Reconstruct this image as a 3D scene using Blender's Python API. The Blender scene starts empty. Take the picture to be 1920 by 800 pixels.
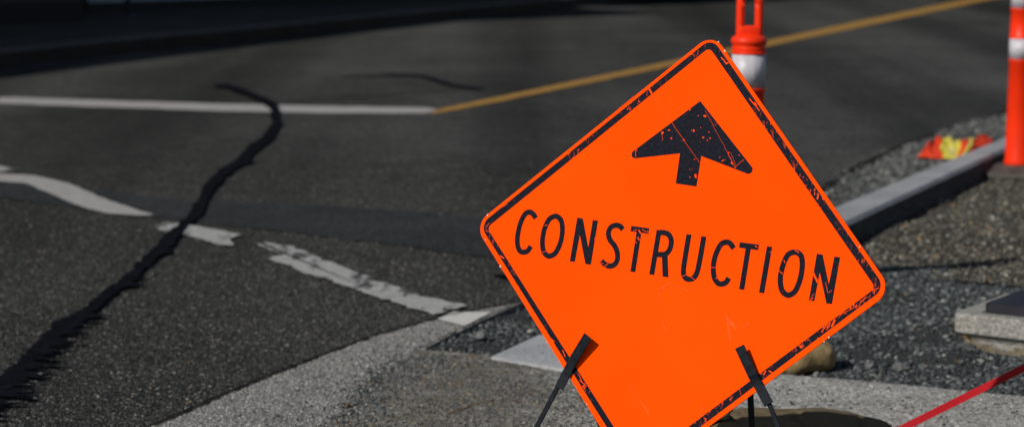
import bpy, bmesh, math, random
import numpy as np
from mathutils import Vector, Matrix, noise
from mathutils.geometry import tessellate_polygon
random.seed(7); rng = np.random.default_rng(11)
C = bpy.context.scene.collection
R = math.radians

# ------------------------------------------------------------------ camera numbers
F = 4200.0; H = 1.2; PITCH = math.atan(570 / F)
sp, cp = math.sin(PITCH), math.cos(PITCH)
FWD = Vector((0, cp, -sp)); UP = Vector((0, sp, cp)); RT = Vector((1, 0, 0)); CAM = Vector((0, 0, H))
def ray(px, py): return RT * ((px - 960) / F) + UP * ((400 - py) / F) + FWD
def G(px, py, z=0.0):                                    # survey point: where a spot of the photo lies on level z
    d = ray(px, py); t = (z - H) / d.z; return Vector((d.x * t, d.y * t, z))
def cam2w(v): return RT * v[0] - UP * v[1] + FWD * v[2]  # x right, y down, z forward -> world

# ------------------------------------------------------------------ object helpers
def tag(o, label=None, cat=None, group=None, kind=None):
    if label: o['label'] = label
    if cat: o['category'] = cat
    if group: o['group'] = group
    if kind: o['kind'] = kind
    return o
def link(name, me, mats, parent=None, smooth=False):
    o = bpy.data.objects.new(name, me); C.objects.link(o)
    for m in (mats if isinstance(mats, (list, tuple)) else [mats]): me.materials.append(m)
    if smooth:
        me.polygons.foreach_set('use_smooth', [True] * len(me.polygons))
    if parent: o.parent = parent
    return o
def obj(name, bm, mats, parent=None, smooth=False):
    bmesh.ops.recalc_face_normals(bm, faces=bm.faces)
    me = bpy.data.meshes.new(name); bm.to_mesh(me); bm.free()
    return link(name, me, mats, parent, smooth)
def empty(name, loc=(0, 0, 0), M=None):
    o = bpy.data.objects.new(name, None); C.objects.link(o); o.empty_display_size = .1
    if M is not None: o.matrix_world = M
    else: o.location = loc
    return o
def slab(bm, pts, z0, z1):                               # horizontal sheet with skirts
    t = [bm.verts.new((p[0], p[1], z1)) for p in pts]
    b = [bm.verts.new((p[0], p[1], z0)) for p in pts]
    n = len(pts)
    if n < 8: bm.faces.new(t); bm.faces.new(b[::-1])
    else:
        for q in tessellate_polygon([[Vector((p[0], p[1], 0)) for p in pts]]): bm.faces.new([t[i] for i in q]); bm.faces.new([b[i] for i in q[::-1]])
    for i in range(n): bm.faces.new((t[i], b[i], b[(i + 1) % n], t[(i + 1) % n]))
def box(bm, c, d, rot=None, bev=0, seg=2):
    M = Matrix.Translation(c) @ (rot.to_4x4() if rot else Matrix()) @ Matrix.Diagonal((d[0], d[1], d[2], 1))
    r = bmesh.ops.create_cube(bm, size=1, matrix=M)
    if bev:
        es = list({e for v in r['verts'] for e in v.link_edges})
        bmesh.ops.bevel(bm, geom=es, offset=bev, segments=seg, affect='EDGES', profile=.5)
def lathe(bm, prof, n=48, ax=Vector((0, 0, 0))):
    rings = []
    for r, z in prof:
        if r < 1e-5: rings.append([bm.verts.new(ax + Vector((0, 0, z)))])
        else: rings.append([bm.verts.new(ax + Vector((r * math.cos(2 * math.pi * k / n), r * math.sin(2 * math.pi * k / n), z))) for k in range(n)])
    for a, b in zip(rings, rings[1:]):
        for k in range(n):
            A = (a[k % len(a)], a[(k + 1) % len(a)], b[(k + 1) % len(b)], b[k % len(b)])
            A = tuple(dict.fromkeys(A))
            if len(A) > 2: bm.faces.new(A)
def smooth_path(pts, closed=False, n=8):
    P = [Vector(p) for p in pts]; out = []; m = len(P)
    for i in range(m if closed else m - 1):
        if closed: a, b, c, d = P[i - 1], P[i], P[(i + 1) % m], P[(i + 2) % m]
        else: a, b, c, d = P[max(i - 1, 0)], P[i], P[i + 1], P[min(i + 2, m - 1)]
        for k in range(n):
            t = k / n
            out.append(.5 * ((2 * b) + (c - a) * t + (2 * a - 5 * b + 4 * c - d) * t * t + (3 * b - a - 3 * c + d) * t ** 3))
    if not closed: out.append(P[-1])
    return out

# ------------------------------------------------------------------ material helper
class NT:
    def __init__(s, name):
        s.m = bpy.data.materials.new(name); s.m.use_nodes = True; s.t = s.m.node_tree; s.n = s.t.nodes; s.l = s.t.links
        s.b = s.n['Principled BSDF']; s.tc = s.n.new('ShaderNodeTexCoord')
    def node(s, ty, ins={}, **kw):
        n = s.n.new(ty)
        for k, v in kw.items(): setattr(n, k, v)
        for k, v in ins.items(): s.put(n.inputs[k], v)
        return n
    def put(s, sock, v):
        if isinstance(v, bpy.types.NodeSocket): s.l.new(v, sock)
        elif isinstance(v, (tuple, list)) and len(v) == 3 and sock.type == 'RGBA': sock.default_value = (*v, 1)
        else: sock.default_value = v
    def co(s, scale=(1, 1, 1), rot=0, src='Object'):
        return s.node('ShaderNodeMapping', {'Vector': s.tc.outputs[src], 'Scale': scale, 'Rotation': (0, 0, rot)}).outputs[0]
    def noise(s, scale, det=4, rough=.55, vec=None, dist=0):
        return s.node('ShaderNodeTexNoise', {'Vector': vec or s.tc.outputs['Object'], 'Scale': scale, 'Detail': det, 'Roughness': rough, 'Distortion': dist}).outputs[0]
    def vor(s, scale, vec=None, out='Color', rnd=1.0, feature='F1'):
        return s.node('ShaderNodeTexVoronoi', {'Vector': vec or s.tc.outputs['Object'], 'Scale': scale, 'Randomness': rnd}, feature=feature).outputs[out]
    def ramp(s, v, a, b, lo=0., hi=1.):
        return s.node('ShaderNodeMapRange', {'Value': v, 'From Min': a, 'From Max': b, 'To Min': lo, 'To Max': hi}).outputs[0]
    def mix(s, f, a, b, mode='MIX'):
        n = s.node('ShaderNodeMix', {0: f, 6: a, 7: b}, data_type='RGBA', blend_type=mode); return n.outputs[2]
    def math(s, op, a, b=0.): return s.node('ShaderNodeMath', {0: a, 1: b}, operation=op).outputs[0]
    def hsv(s, col, v): return s.mix(1.0, col, s.node('ShaderNodeCombineColor', {0: v, 1: v, 2: v}).outputs[0], 'MULTIPLY')
    def sep(s, c, i=0): return s.node('ShaderNodeSeparateColor', {0: c}).outputs[i]
    def fin(s, col, rough=.8, bump=None, dist=.002, strength=1., spec=.3, **kw):
        s.put(s.b.inputs['Base Color'], col); s.put(s.b.inputs['Roughness'], rough); s.put(s.b.inputs['Specular IOR Level'], spec)
        if bump is not None:
            bn = s.node('ShaderNodeBump', {'Height': bump, 'Distance': dist, 'Strength': strength}); s.l.new(bn.outputs[0], s.b.inputs['Normal'])
        for k, v in kw.items(): s.put(s.b.inputs[k.replace('_', ' ')], v)
        return s.m

ROADROT = math.atan2(0.396, 0.918)                        # road heading, clockwise from +Y
def asphalt(name, base, tint=(1, 1, 1), stone=1.0, bands=True):
    t = NT(name)
    v = t.sep(t.vor(115)); v2 = t.sep(t.vor(230), 1)
    v3 = t.sep(t.vor(55), 2)
    ag = t.math('ADD', t.ramp(v, .0, 1., .40, 1.25), t.ramp(v2, .80, 1., 0, 1.7 * stone))
    ag = t.math('ADD', ag, t.ramp(v3, .80, 1., 0, .8 * stone))
    ag = t.math('MULTIPLY', ag, t.ramp(t.noise(42, 4, .75), .35, .65, .62, 1.3))
    big = t.ramp(t.noise(.55, 3), .3, .7, .78, 1.2)
    blot = t.ramp(t.noise(5, 6, .7), .3, .7, .80, 1.18)
    val = t.math('MULTIPLY', t.math('MULTIPLY', ag, big), blot)
    if bands:
        st = t.noise(1.0, 3, .5, t.co((.75, .03, 1), ROADROT))
        val = t.math('MULTIPLY', val, t.ramp(st,   .35, .65, .55, 1.4))
    col = t.hsv(tuple(base * c for c in tint), val)
    d = t.vor(115, out='Distance')
    return t.fin(col, t.ramp(v, 0, 1, .75, .95), t.math('ADD', t.math('MULTIPLY', d, -1.), t.noise(60, 4, .8)), .007, 1., spec=.05)
M = {}
M['asphalt'] = asphalt('asphalt', .045, (1.0, 1.01, .965))
M['asphalt_patch'] = asphalt('asphalt_patch', .040, (.94, 1.0, 1.06), .3, False)
def concrete(name, base, tint=(1, 1, .95), grain=1., dirt=0., stain=False):
    t = NT(name)
    sp1 = t.ramp(t.noise(95, 4, .75), .35, .68, 1 - .5 * grain, 1 + .38 * grain)
    pits = t.ramp(t.vor(70, out='Distance'), .02, .22, 1 - .35 * grain, 1)
    big = t.ramp(t.noise(3.5, 5, .6), .3, .7, .78, 1.15)
    ag = t.ramp(t.sep(t.vor(150)), 0, 1, 1 - .42 * grain, 1 + .3 * grain)
    val = t.math('MULTIPLY', t.math('MULTIPLY', t.math('MULTIPLY', sp1, pits), big), ag)
    c0 = tuple(base * c for c in tint)
    if dirt:
        x_ = t.node('ShaderNodeSeparateXYZ', {0: t.tc.outputs['Object']}).outputs[0]
        side = t.ramp(t.math('ADD', x_, t.ramp(t.noise(5, 4), 0, 1, -.25, .25)), .0, .30, dirt, .06)
        c0 = t.mix(t.math('MULTIPLY', t.ramp(t.noise(7, 6, .7), .32, .58, .35, 1.), side), c0, (.115, .102, .080))
    if stain:
        z_ = t.node('ShaderNodeSeparateXYZ', {0: t.tc.outputs['Object']}).outputs[2]
        c0 = t.mix(t.ramp(t.math('ADD', z_, t.ramp(t.noise(11, 4), .3, .7, -.02, .02)), .026, .012, 0, .75), c0, (.14, .10, .05))
        c0 = t.mix(t.ramp(t.noise(16, 5, .7), .56, .68, 0, .5), c0, (.14, .13, .10))
    col = t.hsv(c0, val)
    return t.fin(col, .9, t.math('ADD', t.noise(95, 4, .75), t.math('MULTIPLY', t.vor(70, out='Distance'), .6)), .006 * grain, .9, spec=.2)
M['gutter'] = concrete('gutter_concrete', .22, (1.02, 1, .95), 1.0)
M['sidewalk'] = concrete('sidewalk_concrete', .33, (1.02, 1, .93), 1.1, .95)
M['kerbc'] = concrete('kerb_concrete', .27, (.97, 1, 1.05), .5); M['kerbside'] = concrete('raw_shaded_kerb_face', .075, (1.03, 1, .97), 1.2)  # kerb side: raw face, its colour darkened mostly to paint in the shade
M['plate'] = concrete('smooth_concrete', .30, (.98, 1, 1.04), .3)
M['boxc'] = concrete('box_concrete', .27, (1.03, 1, .92), .7, stain=True)
M['oldkerb'] = concrete('old_kerb', .10, (1.05, 1, .88), .6); M['kerbface'] = concrete('dark_kerb_face', .035, (1.2, 1, .8), .8)  # far kerb face: a darker tone than the kerb top
def paint(name, colr, worn, ground=(.05, .05, .048), dark=.35):
    t = NT(name)
    w = t.noise(9, 7, .7, t.co((1, .35, 1), .7)); w2 = t.noise(55, 5, .7)
    fac = t.math('MAXIMUM', t.ramp(w, worn, worn + .05), t.ramp(w2, .66, .74))
    c = t.mix(t.ramp(t.noise(25, 5, .7), .3, .7), tuple(x * (1 - dark) for x in colr), colr)
    c = t.hsv(c, t.ramp(t.sep(t.vor(115)), 0, 1, .82, 1.05))
    return t.fin(t.mix(fac, c, ground), .7, t.vor(115, out='Distance'), .003, .6, spec=.3)
M['white'] = paint('white_road_paint', (.36, .36, .35), .535)
M['white_fresh'] = paint('fresh_white_paint', (.50, .50, .47), .85, dark=.1)
M['white_far'] = paint('white_stop_line_paint', (.36, .35, .34), .66)
M['yellow'] = paint('yellow_road_paint', (.33, .18, .035), .78, dark=.2)
t = NT('tar'); M['tar'] = t.fin(t.hsv((.006, .0065, .009), t.ramp(t.noise(30, 5), .3, .7, .6, 1.7)), .9, t.noise(120, 4, .7), .004, spec=0.)
t = NT('crack_dark'); M['crack'] = t.fin((.012, .011, .010), .95, spec=.05)

def stone_mat(name):
    t = NT(name); a = t.node('ShaderNodeAttribute', attribute_name='Col')
    col = t.hsv(a.outputs['Color'], t.ramp(t.noise(260, 3, .6), .3, .7, .75, 1.25))
    return t.fin(col, .9, t.noise(300, 3), .002, spec=.2)
M['stone'] = stone_mat('loose_stone')
def soil(name, a, b):
    t = NT(name); return t.fin(t.mix(t.ramp(t.noise(70, 6, .7), .35, .65), a, b), .95, t.noise(90, 5, .8), .012, spec=.1)
M['fines'] = soil('crushed_fines', (.022, .024, .025), (.065, .068, .068))
M['fines_brown'] = soil('pebble_fines', (.028, .026, .022), (.075, .068, .055))
t = NT('terrain_soil'); M['terrain'] = t.fin(t.mix(t.noise(.4, 5), (.05, .05, .042), (.085, .08, .066)), .95, t.noise(30, 5), .01)

# sign
SIGNROT = 0
def orange(name):
    t = NT(name)
    sc = t.ramp(t.noise(60, 6, .6, t.co((.5, 6, 1), .6)), .70, .78, 0, .18)
    sm = t.ramp(t.noise(7, 5, .6), .55, .75, 0, .30)
    c = t.mix(t.ramp(t.noise(3, 4), .3, .7), (.96, .060, .0008), (.98, .070, .001))
    c = t.mix(t.math('MULTIPLY', sc, sm), c, (.9, .35, .2))
    c = t.mix(t.math('MULTIPLY', t.ramp(t.noise(18, 7, .75), .60, .80, 0, .16), sm), c, (.95, .25, .12))
    return t.fin(c, .7, t.noise(500, 2), .0002, spec=.012)
M['orange'] = orange('fluorescent_orange_sheeting')
def black(name, thr, clump):
    t = NT(name)
    base = t.hsv((.0055, .006, .011), t.ramp(t.noise(160, 4, .7), .3, .7, .5, 2.0))
    cl = t.ramp(t.noise(clump, 3, .6), .47, .66)
    chips = t.ramp(t.noise(190, 5, .65, t.co((1, .45, 1), .5), .6), thr, thr + .02)
    f = t.math('MULTIPLY', cl, chips)
    sc = t.ramp(t.noise(90, 3, .5, t.co((.15, 2.6, 1), 1.0)), .74, .76, 0, .8)
    f = t.math('MAXIMUM', f, t.math('MULTIPLY', sc, cl))
    return t.fin(t.mix(f, base, (.80, .075, .012)), .6, spec=.04)
M['black'] = black('scratched_black_ink', .665, 16)
M['black_worn'] = black('worn_black_border', .58, 9)
t = NT('aluminium'); M['alu'] = t.fin(t.hsv((.5, .5, .5), t.ramp(t.noise(20, 4), .3, .7, .7, 1.1)), .4, Metallic=1.)
t = NT('black_steel'); M['steel'] = t.fin(t.hsv((.008, .010, .0135), t.ramp(t.noise(80, 5, .7), .3, .7, .6, 1.9)), .6, t.noise(200, 3), .0006, spec=.05)

# ------------------------------------------------------------------ world, sun, camera
SUN = Vector((-.64, -.49, .60)).normalized()
w = bpy.data.worlds.new('World'); bpy.context.scene.world = w; w.use_nodes = True
sk = w.node_tree.nodes.new('ShaderNodeTexSky'); sk.sky_type = 'NISHITA'; sk.sun_disc = False
sk.sun_elevation = math.asin(SUN.z); sk.sun_rotation = math.atan2(SUN.x, SUN.y)
w.node_tree.links.new(sk.outputs[0], w.node_tree.nodes['Background'].inputs[0]); w.node_tree.nodes['Background'].inputs[1].default_value = .062
ld = bpy.data.lights.new('sun', 'SUN'); ld.energy = 4.4; ld.angle = R(.6); ld.color = (1, .955, .88)
lo = bpy.data.objects.new('sun', ld); C.objects.link(lo); lo.rotation_euler = (-SUN).to_track_quat('-Z', 'Y').to_euler()
cd = bpy.data.cameras.new('camera'); co = bpy.data.objects.new('camera', cd); C.objects.link(co)
cd.sensor_width = 36; cd.lens = F / 1920 * 36; cd.clip_start = .1; cd.clip_end = 3000
co.location = CAM; co.rotation_euler = (math.pi / 2 - PITCH, 0, 0)
cd.dof.use_dof = True; cd.dof.focus_distance = 4.12; cd.dof.aperture_fstop = 4.9
S = bpy.context.scene; S.camera = co
S.view_settings.view_transform = 'Standard'; S.view_settings.look = 'None'; S.view_settings.exposure = 0
S.render.resolution_x = 1024; S.render.resolution_y = 426

# ------------------------------------------------------------------ ground, road
bm = bmesh.new(); slab(bm, [(-600, -200), (600, -200), (600, 1200), (-600, 1200)], -1, -.06)
tag(obj('ground', bm, M['terrain']), kind='structure')
D = Vector((.396, .918, 0)).normalized(); N = Vector((.918, -.396, 0)).normalized()
def far_kerb(): return [G(-900, 190), G(-400, 150), G(0, 127), G(240, 100), G(480, 76), G(720, 50), G(960, 26), G(1200, 1)]
fk = far_kerb(); fk.append(fk[-1] + D * 60)
edge_px = [(290, 800), (420, 742), (560, 685), (700, 632), (830, 596), (905, 581), (980, 567)]
edge = [G(*p) for p in edge_px]
e0 = edge[0] - Vector((.36, .93, 0)) * 12
edge = [e0] + edge + [G(1250, 478), G(1400, 412), G(1500, 368), G(1548, 344), G(1600, 312), G(1640, 293), G(1700, 268), G(1780, 241), G(1850, 222)]
edge.append(edge[-1] + D * 60)
def rag(P, step, amp, seed=0):
    out = []
    for a, b in zip(P, P[1:]):
        L = (b - a).length; n = max(1, int(min(L, 6) / step)) if L < 20 else 12
        for k in range(n):
            p = a.lerp(b, k / n); q = noise.noise(p * 9 + Vector((seed, 0, 0))) + .5 * noise.noise(p * 35)
            out.append(p + N * q * amp)
    return out + [P[-1]]
redge = rag(edge, .04, .008)
bm = bmesh.new(); slab(bm, redge + fk[::-1] + [Vector((-40, fk[0].y, 0)), Vector((-40, -8, 0))], -.05, 0.)
tag(obj('road', bm, M['asphalt']), kind='structure')
# gutter pan beside the road
inner = [G(960, 576), G(900, 604), G(845, 631), G(790, 658), G(700, 735), G(640, 800)]
inner.append(inner[-1] + (e0 - edge[1]).normalized() * 11)
near = [p + Vector((.004, 0, 0)) for p in redge if p.y <= G(980, 567).y + .002]
bm = bmesh.new(); slab(bm, near + inner, -.05, .003)
tag(obj('gutter', bm, M['gutter']), kind='structure')
def strip(name, P, w0, z, mat, seed=0, amp=.5, h=.0025):
    bm = bmesh.new(); prev = None; Q = []
    for a, b in zip(P, P[1:]):
        n = max(1, int((b - a).length / .02))
        Q += [a.lerp(b, k / n) for k in range(n)]
    Q.append(P[-1]); L = []; Rr = []
    for i, p in enumerate(Q):
        d = (Q[min(i + 1, len(Q) - 1)] - Q[max(i - 1, 0)]).normalized(); n = Vector((-d.y, d.x, 0))
        wl = w0 * (1 + amp * 2 * noise.noise(p * 30 + Vector((seed, 0, 0)))); wr = w0 * (1 + amp * 2 * noise.noise(p * 30 + Vector((seed + 9, 0, 0))))
        L.append(p + n * wl / 2); Rr.append(p - n * wr / 2)
    for s_ in (z, ):
        a = [bm.verts.new((p.x, p.y, z)) for p in L]; b = [bm.verts.new((p.x, p.y, z)) for p in Rr]
        for i in range(len(a) - 1): bm.faces.new((a[i], b[i], b[i + 1], a[i + 1]))
    return tag(obj(name, bm, mat), kind='structure')
strip('pavement_joint', edge[1:8], .011, .0075, M['crack'], 1, .9)
strip('gutter_crack', [G(790, 657), G(845, 630), G(900, 603), G(962, 575)], .005, .0085, M['crack'], 3, .9)
strip('road_crack', [G(500, 190), G(600, 187), G(700, 181), G(790, 174), G(860, 168)], .04, .002, M['crack'], 5, .8)
strip('road_edge_crack', [G(1515, 367), G(1545, 352), G(1575, 336)], .03, .004, M['crack'], 6, 1.)
strip('road_edge_crack', [G(1590, 323), G(1640, 296), G(1685, 275)], .02, .004, M['crack'], 7, 1.)

def sheet(name, pts, z, mat, amp=.006, step=.03, seed=0):
    P = [G(*p) for p in pts]; P.append(P[0]); out = []
    for a, b in zip(P, P[1:]):
        n = max(1, int((b - a).length / step))
        for k in range(n):
            p = a.lerp(b, k / n); d = (b - a).normalized(); nn = Vector((-d.y, d.x, 0))
            out.append(p + nn * amp * (noise.noise(p * 14 + Vector((seed, 3, 0))) + .7 * noise.noise(p * 60)))
    bm = bmesh.new(); vs = [bm.verts.new((p.x, p.y, z)) for p in out]; f = bm.faces.new(vs)
    bmesh.ops.triangulate(bm, faces=[f])
    o = obj(name, bm, mat); 
    for p in o.data.polygons:
        pass
    return tag(o, kind='structure')
sheet('asphalt_patch', [(-300, 330), (0, 333), (130, 350), (290, 374), (450, 381), (600, 386), (800, 401), (905, 411), (1250, 440), (1250, 515), (905, 483), (700, 456), (480, 429), (290, 409), (130, 389), (0, 373), (-300, 350)], .004, M['asphalt_patch'], .03)
sheet('crosswalk_line', [(0, 328), (65, 332), (130, 347), (200, 377), (240, 391), (290, 406), (255, 407), (200, 403), (150, 390), (85, 362), (50, 347), (0, 343), (-200, 338), (-200, 322)], .008, M['white_far'], .008)
sheet('crosswalk_line', [(-100, 308), (0, 314), (36, 321), (25, 325), (-100, 322)], .008, M['white'], .006, seed=2)
sheet('crosswalk_line', [(292, 425), (320, 419), (385, 430), (452, 443), (430, 451), (438, 464), (410, 462), (350, 444), (300, 434)], .008, M['white'], .01, .02, 5)
sheet('crosswalk_line', [(485, 456), (510, 459), (555, 467), (645, 505), (740, 542), (800, 560), (876, 577), (850, 586), (810, 594), (760, 578), (680, 551), (610, 527), (555, 507), (500, 489), (535, 481), (490, 466)], .008, M['white'], .024, .02, 8)
sheet('crosswalk_line', [(820, 601), (850, 588), (921, 589), (905, 598), (870, 615)], .0075, M['white_fresh'], .004, .02)
sheet('stop_line', [(-300, 172), (0, 183), (250, 191), (500, 198), (800, 203), (828, 207), (795, 214), (600, 213), (400, 209), (200, 202), (0, 195), (-300, 182)], .004, M['white_far'], .03, .1)
sheet('yellow_line', [(803, 212), (828, 205), (1000, 169), (1150, 138), (1300, 107), (1440, 77), (1600, 43), (1860, -10), (2200, -50), (2200, -43), (1860, -1), (1600, 54), (1440, 87), (1300, 116), (1150, 147), (1000, 178), (860, 206), (815, 214)], .004, M['yellow'], .02, .1)

# tar seal: ragged band poured over a crack
rows = [(159, 404, 432), (166, 425, 455), (175, 445, 482), (185, 470, 508), (195, 495, 521), (210, 505, 526), (230, 508, 527), (245, 499, 522), (258, 485, 515), (270, 468, 500), (285, 452, 480), (300, 438, 465), (315, 413, 444), (330, 395, 425), (345, 383, 410), (360, 375, 400), (380, 364, 390), (400, 352, 382), (420, 333, 356), (440, 305, 340), (460, 288, 325), (480, 265, 302), (500, 250, 273), (520, 225, 260), (540, 198, 228), (560, 172, 203), (580, 150, 183), (594, 118, 172), (602, 95, 168), (620, 83, 150), (640, 65, 132), (660, 43, 108), (680, 20, 92), (700, 0, 78), (720, -20, 58), (740, -45, 48), (765, -90, 10), (830, -160, -60), (900, -260, -150)]
def tar(name, rows, spike):
    ys = [r[0] for r in rows]; bm = bmesh.new(); pa = pb = None; y = ys[0]; rr = random.Random(4)
    while y < ys[-1]:
        l = np.interp(y, ys, [r[1] for r in rows]); r = np.interp(y, ys, [r[2] for r in rows])
        wd_ = r - l; sh_ = wd_ * (.10 + .30 * max(0, noise.noise(Vector((y * .045, 11, 0))) + .1)); l += sh_ * .5; r -= sh_ * .5; wd_ = r - l; sc_ = min(1., wd_ / 30)
        l += (noise.noise(Vector((y * .09, 1, 0))) * 9 + noise.noise(Vector((y * .45, 7, 0))) * 10) * sc_
        r += (noise.noise(Vector((y * .08, 5, 0))) * 6 + noise.noise(Vector((y * .45, 3, 0))) * 8) * sc_
        if y > 575:
            k_ = min(1, (y - 575) / 40); r += k_ * (-.42 * wd_ + wd_ * 1.15 * max(0, noise.noise(Vector((y * .19, 20, 0))) + .16 * noise.noise(Vector((y * .6, 31, 0))) + .30) ** 1.1); l -= k_ * 14 * max(0, noise.noise(Vector((y * .5, 40, 0)))) 
        r += 34 * math.exp(-((y - 532) / 3.2) ** 2) + 12 * math.exp(-((y - 520) / 2) ** 2) + 30 * math.exp(-((y - 590) / 2.2) ** 2) + 34 * math.exp(-((y - 601) / 1.6) ** 2) + 14 * math.exp(-((y - 470) / 2.5) ** 2) + 18 * math.exp(-((y - 303) / 4) ** 2)
        a = bm.verts.new(G(l, y, .012)); b = bm.verts.new(G(max(r, l + 3), y, .012))
        if pa: bm.faces.new((pa, pb, b, a))
        pa, pb = a, b; y += 1.0 if y > 300 else 1.6
    # run-off streaks dragged sideways out of the seal
    for _ in range(34 if rows is not None and len(rows) > 20 else 0):
        y = rr.uniform(590, 755); r = np.interp(y, ys, [q[2] for q in rows]); L = rr.uniform(0, 26); tk = rr.uniform(.5, 1.4)
        vs = [bm.verts.new(G(*p, .0135)) for p in [(r - 14, y - tk), (r + L * .5, y - tk * .6 + L * .06), (r + L, y + L * .14), (r + L * .5, y + tk + L * .07), (r - 14, y + tk)]]
        bm.faces.new(vs)
    return tag(obj(name, bm, M['tar']), kind='structure')
tar('tar_seal', rows, lambda y: 0 if y < 440 else (26 if y < 540 else 55))
def tarline(name, pts, z=.008):
    bm = bmesh.new(); pa = pb = None
    P = smooth_path([(a, b, c) for a, b, c in pts], n=10)
    for p in P:
        th = p.z * (1 + .5 * noise.noise(Vector((p.x * .07, p.y, 0))))
        a = bm.verts.new(G(p.x, p.y - th / 2, z)); b = bm.verts.new(G(p.x, p.y + th / 2, z))
        if pa: bm.faces.new((pa, pb, b, a))
        pa, pb = a, b
    return tag(obj(name, bm, M['tar']), kind='structure')
tarline('tar_seal', [(640, 144, 1.2), (700, 141, 2), (780, 141, 4), (805, 147, 6), (835, 156, 7), (870, 163, 5), (906, 166, 3)])
tarline('tar_seal', [(402, 160, 4), (430, 162, 8), (460, 171, 9), (485, 184, 9)], .0145)
tarline('tar_seal', [(925, 514, 1), (940, 517, 7), (975, 522, 6)])

# ------------------------------------------------------------------ gravel beds and slabs
def inpoly(x, y, P):
    c = np.zeros(x.shape, bool); n = len(P)
    for i in range(n):
        x1, y1 = P[i][0], P[i][1]; x2, y2 = P[(i + 1) % n][0], P[(i + 1) % n][1]
        if y1 == y2: continue
        c ^= ((y1 > y) != (y2 > y)) & (x < (x2 - x1) * (y - y1) / (y2 - y1) + x1)
    return c
_ph = rng.uniform(0, 6.28, (40, 3))
def relief(x, y, lo=4, hi=26):
    v = np.zeros_like(x)
    for i in range(40):
        k = lo * (hi / lo) ** (i / 39); a = _ph[i, 0]
        v += np.sin(k * (x * math.cos(a) + y * math.sin(a)) + _ph[i, 1]) / (k / lo) ** .8
    return v / 6
BOXC = Vector((1.62, 6.12, 0))
def hA(x, y):
    z = -.008 + .015 * relief(x, y, 3, 20)
    z = z + .030 * np.exp(-((x - 1.42) ** 2 + (y - 5.74) ** 2) / .014) + .030 * np.exp(-((x - 1.20) ** 2 + (y - 5.9) ** 2) / .008)
    z = z + .02 * np.exp(-((x - 1.05) ** 2 + (y - 7.2) ** 2) / .1)
    return z
def hB(x, y): return -.006 + .010 * relief(x + 5, y)
def hC(x, y): return -.010 + .009 * relief(x - 5, y)
def bed(name, pts, hf, mat, step=.03):
    P = pts; xs = [p.x for p in P]; ys = [p.y for p in P]
    gx = np.arange(min(xs), max(xs) + step, step); gy = np.arange(min(ys), max(ys) + step, step)
    X, Y = np.meshgrid(gx, gy); Z = hf(X, Y); idx = np.arange(X.size).reshape(X.shape)
    f = np.stack([idx[:-1, :-1], idx[:-1, 1:], idx[1:, 1:], idx[1:, :-1]], -1).reshape(-1, 4)
    cx = (X[:-1, :-1] + step / 2).ravel(); cy = (Y[:-1, :-1] + step / 2).ravel(); f = f[inpoly(cx, cy, P)]
    me = bpy.data.meshes.new(name); me.from_pydata(np.stack([X.ravel(), Y.ravel(), Z.ravel()], -1).tolist(), [], f.tolist()); me.update()
    return tag(link(name, me, mat, smooth=True), kind='structure')
pA = [G(*p) for p in [(780, 655), (955, 571), (1250, 474), (1450, 470), (1640, 500), (2080, 516), (2200, 790), (1440, 715), (925, 675)]]
pB = [G(*p) for p in [(1380, 500), (1500, 440), (1600, 405), (1700, 358), (1820, 303), (1900, 272), (2150, 215), (2400, 330), (2080, 545), (1640, 520), (1440, 500)]]
pC = [G(*p) for p in [(1250, 475), (1400, 405), (1500, 362), (1548, 339), (1640, 288), (1780, 236), (1850, 217), (2100, 143), (2250, 160), (1950, 235), (1885, 262), (1820, 285), (1700, 335), (1610, 385), (1500, 438), (1400, 470)]]
bed('gravel_bed', pA, hA, M['fines']); bed('pebble_bed', pB, hB, M['fines_brown']); bed('roadside_bed', pC, hC, M['fines'])
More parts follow.
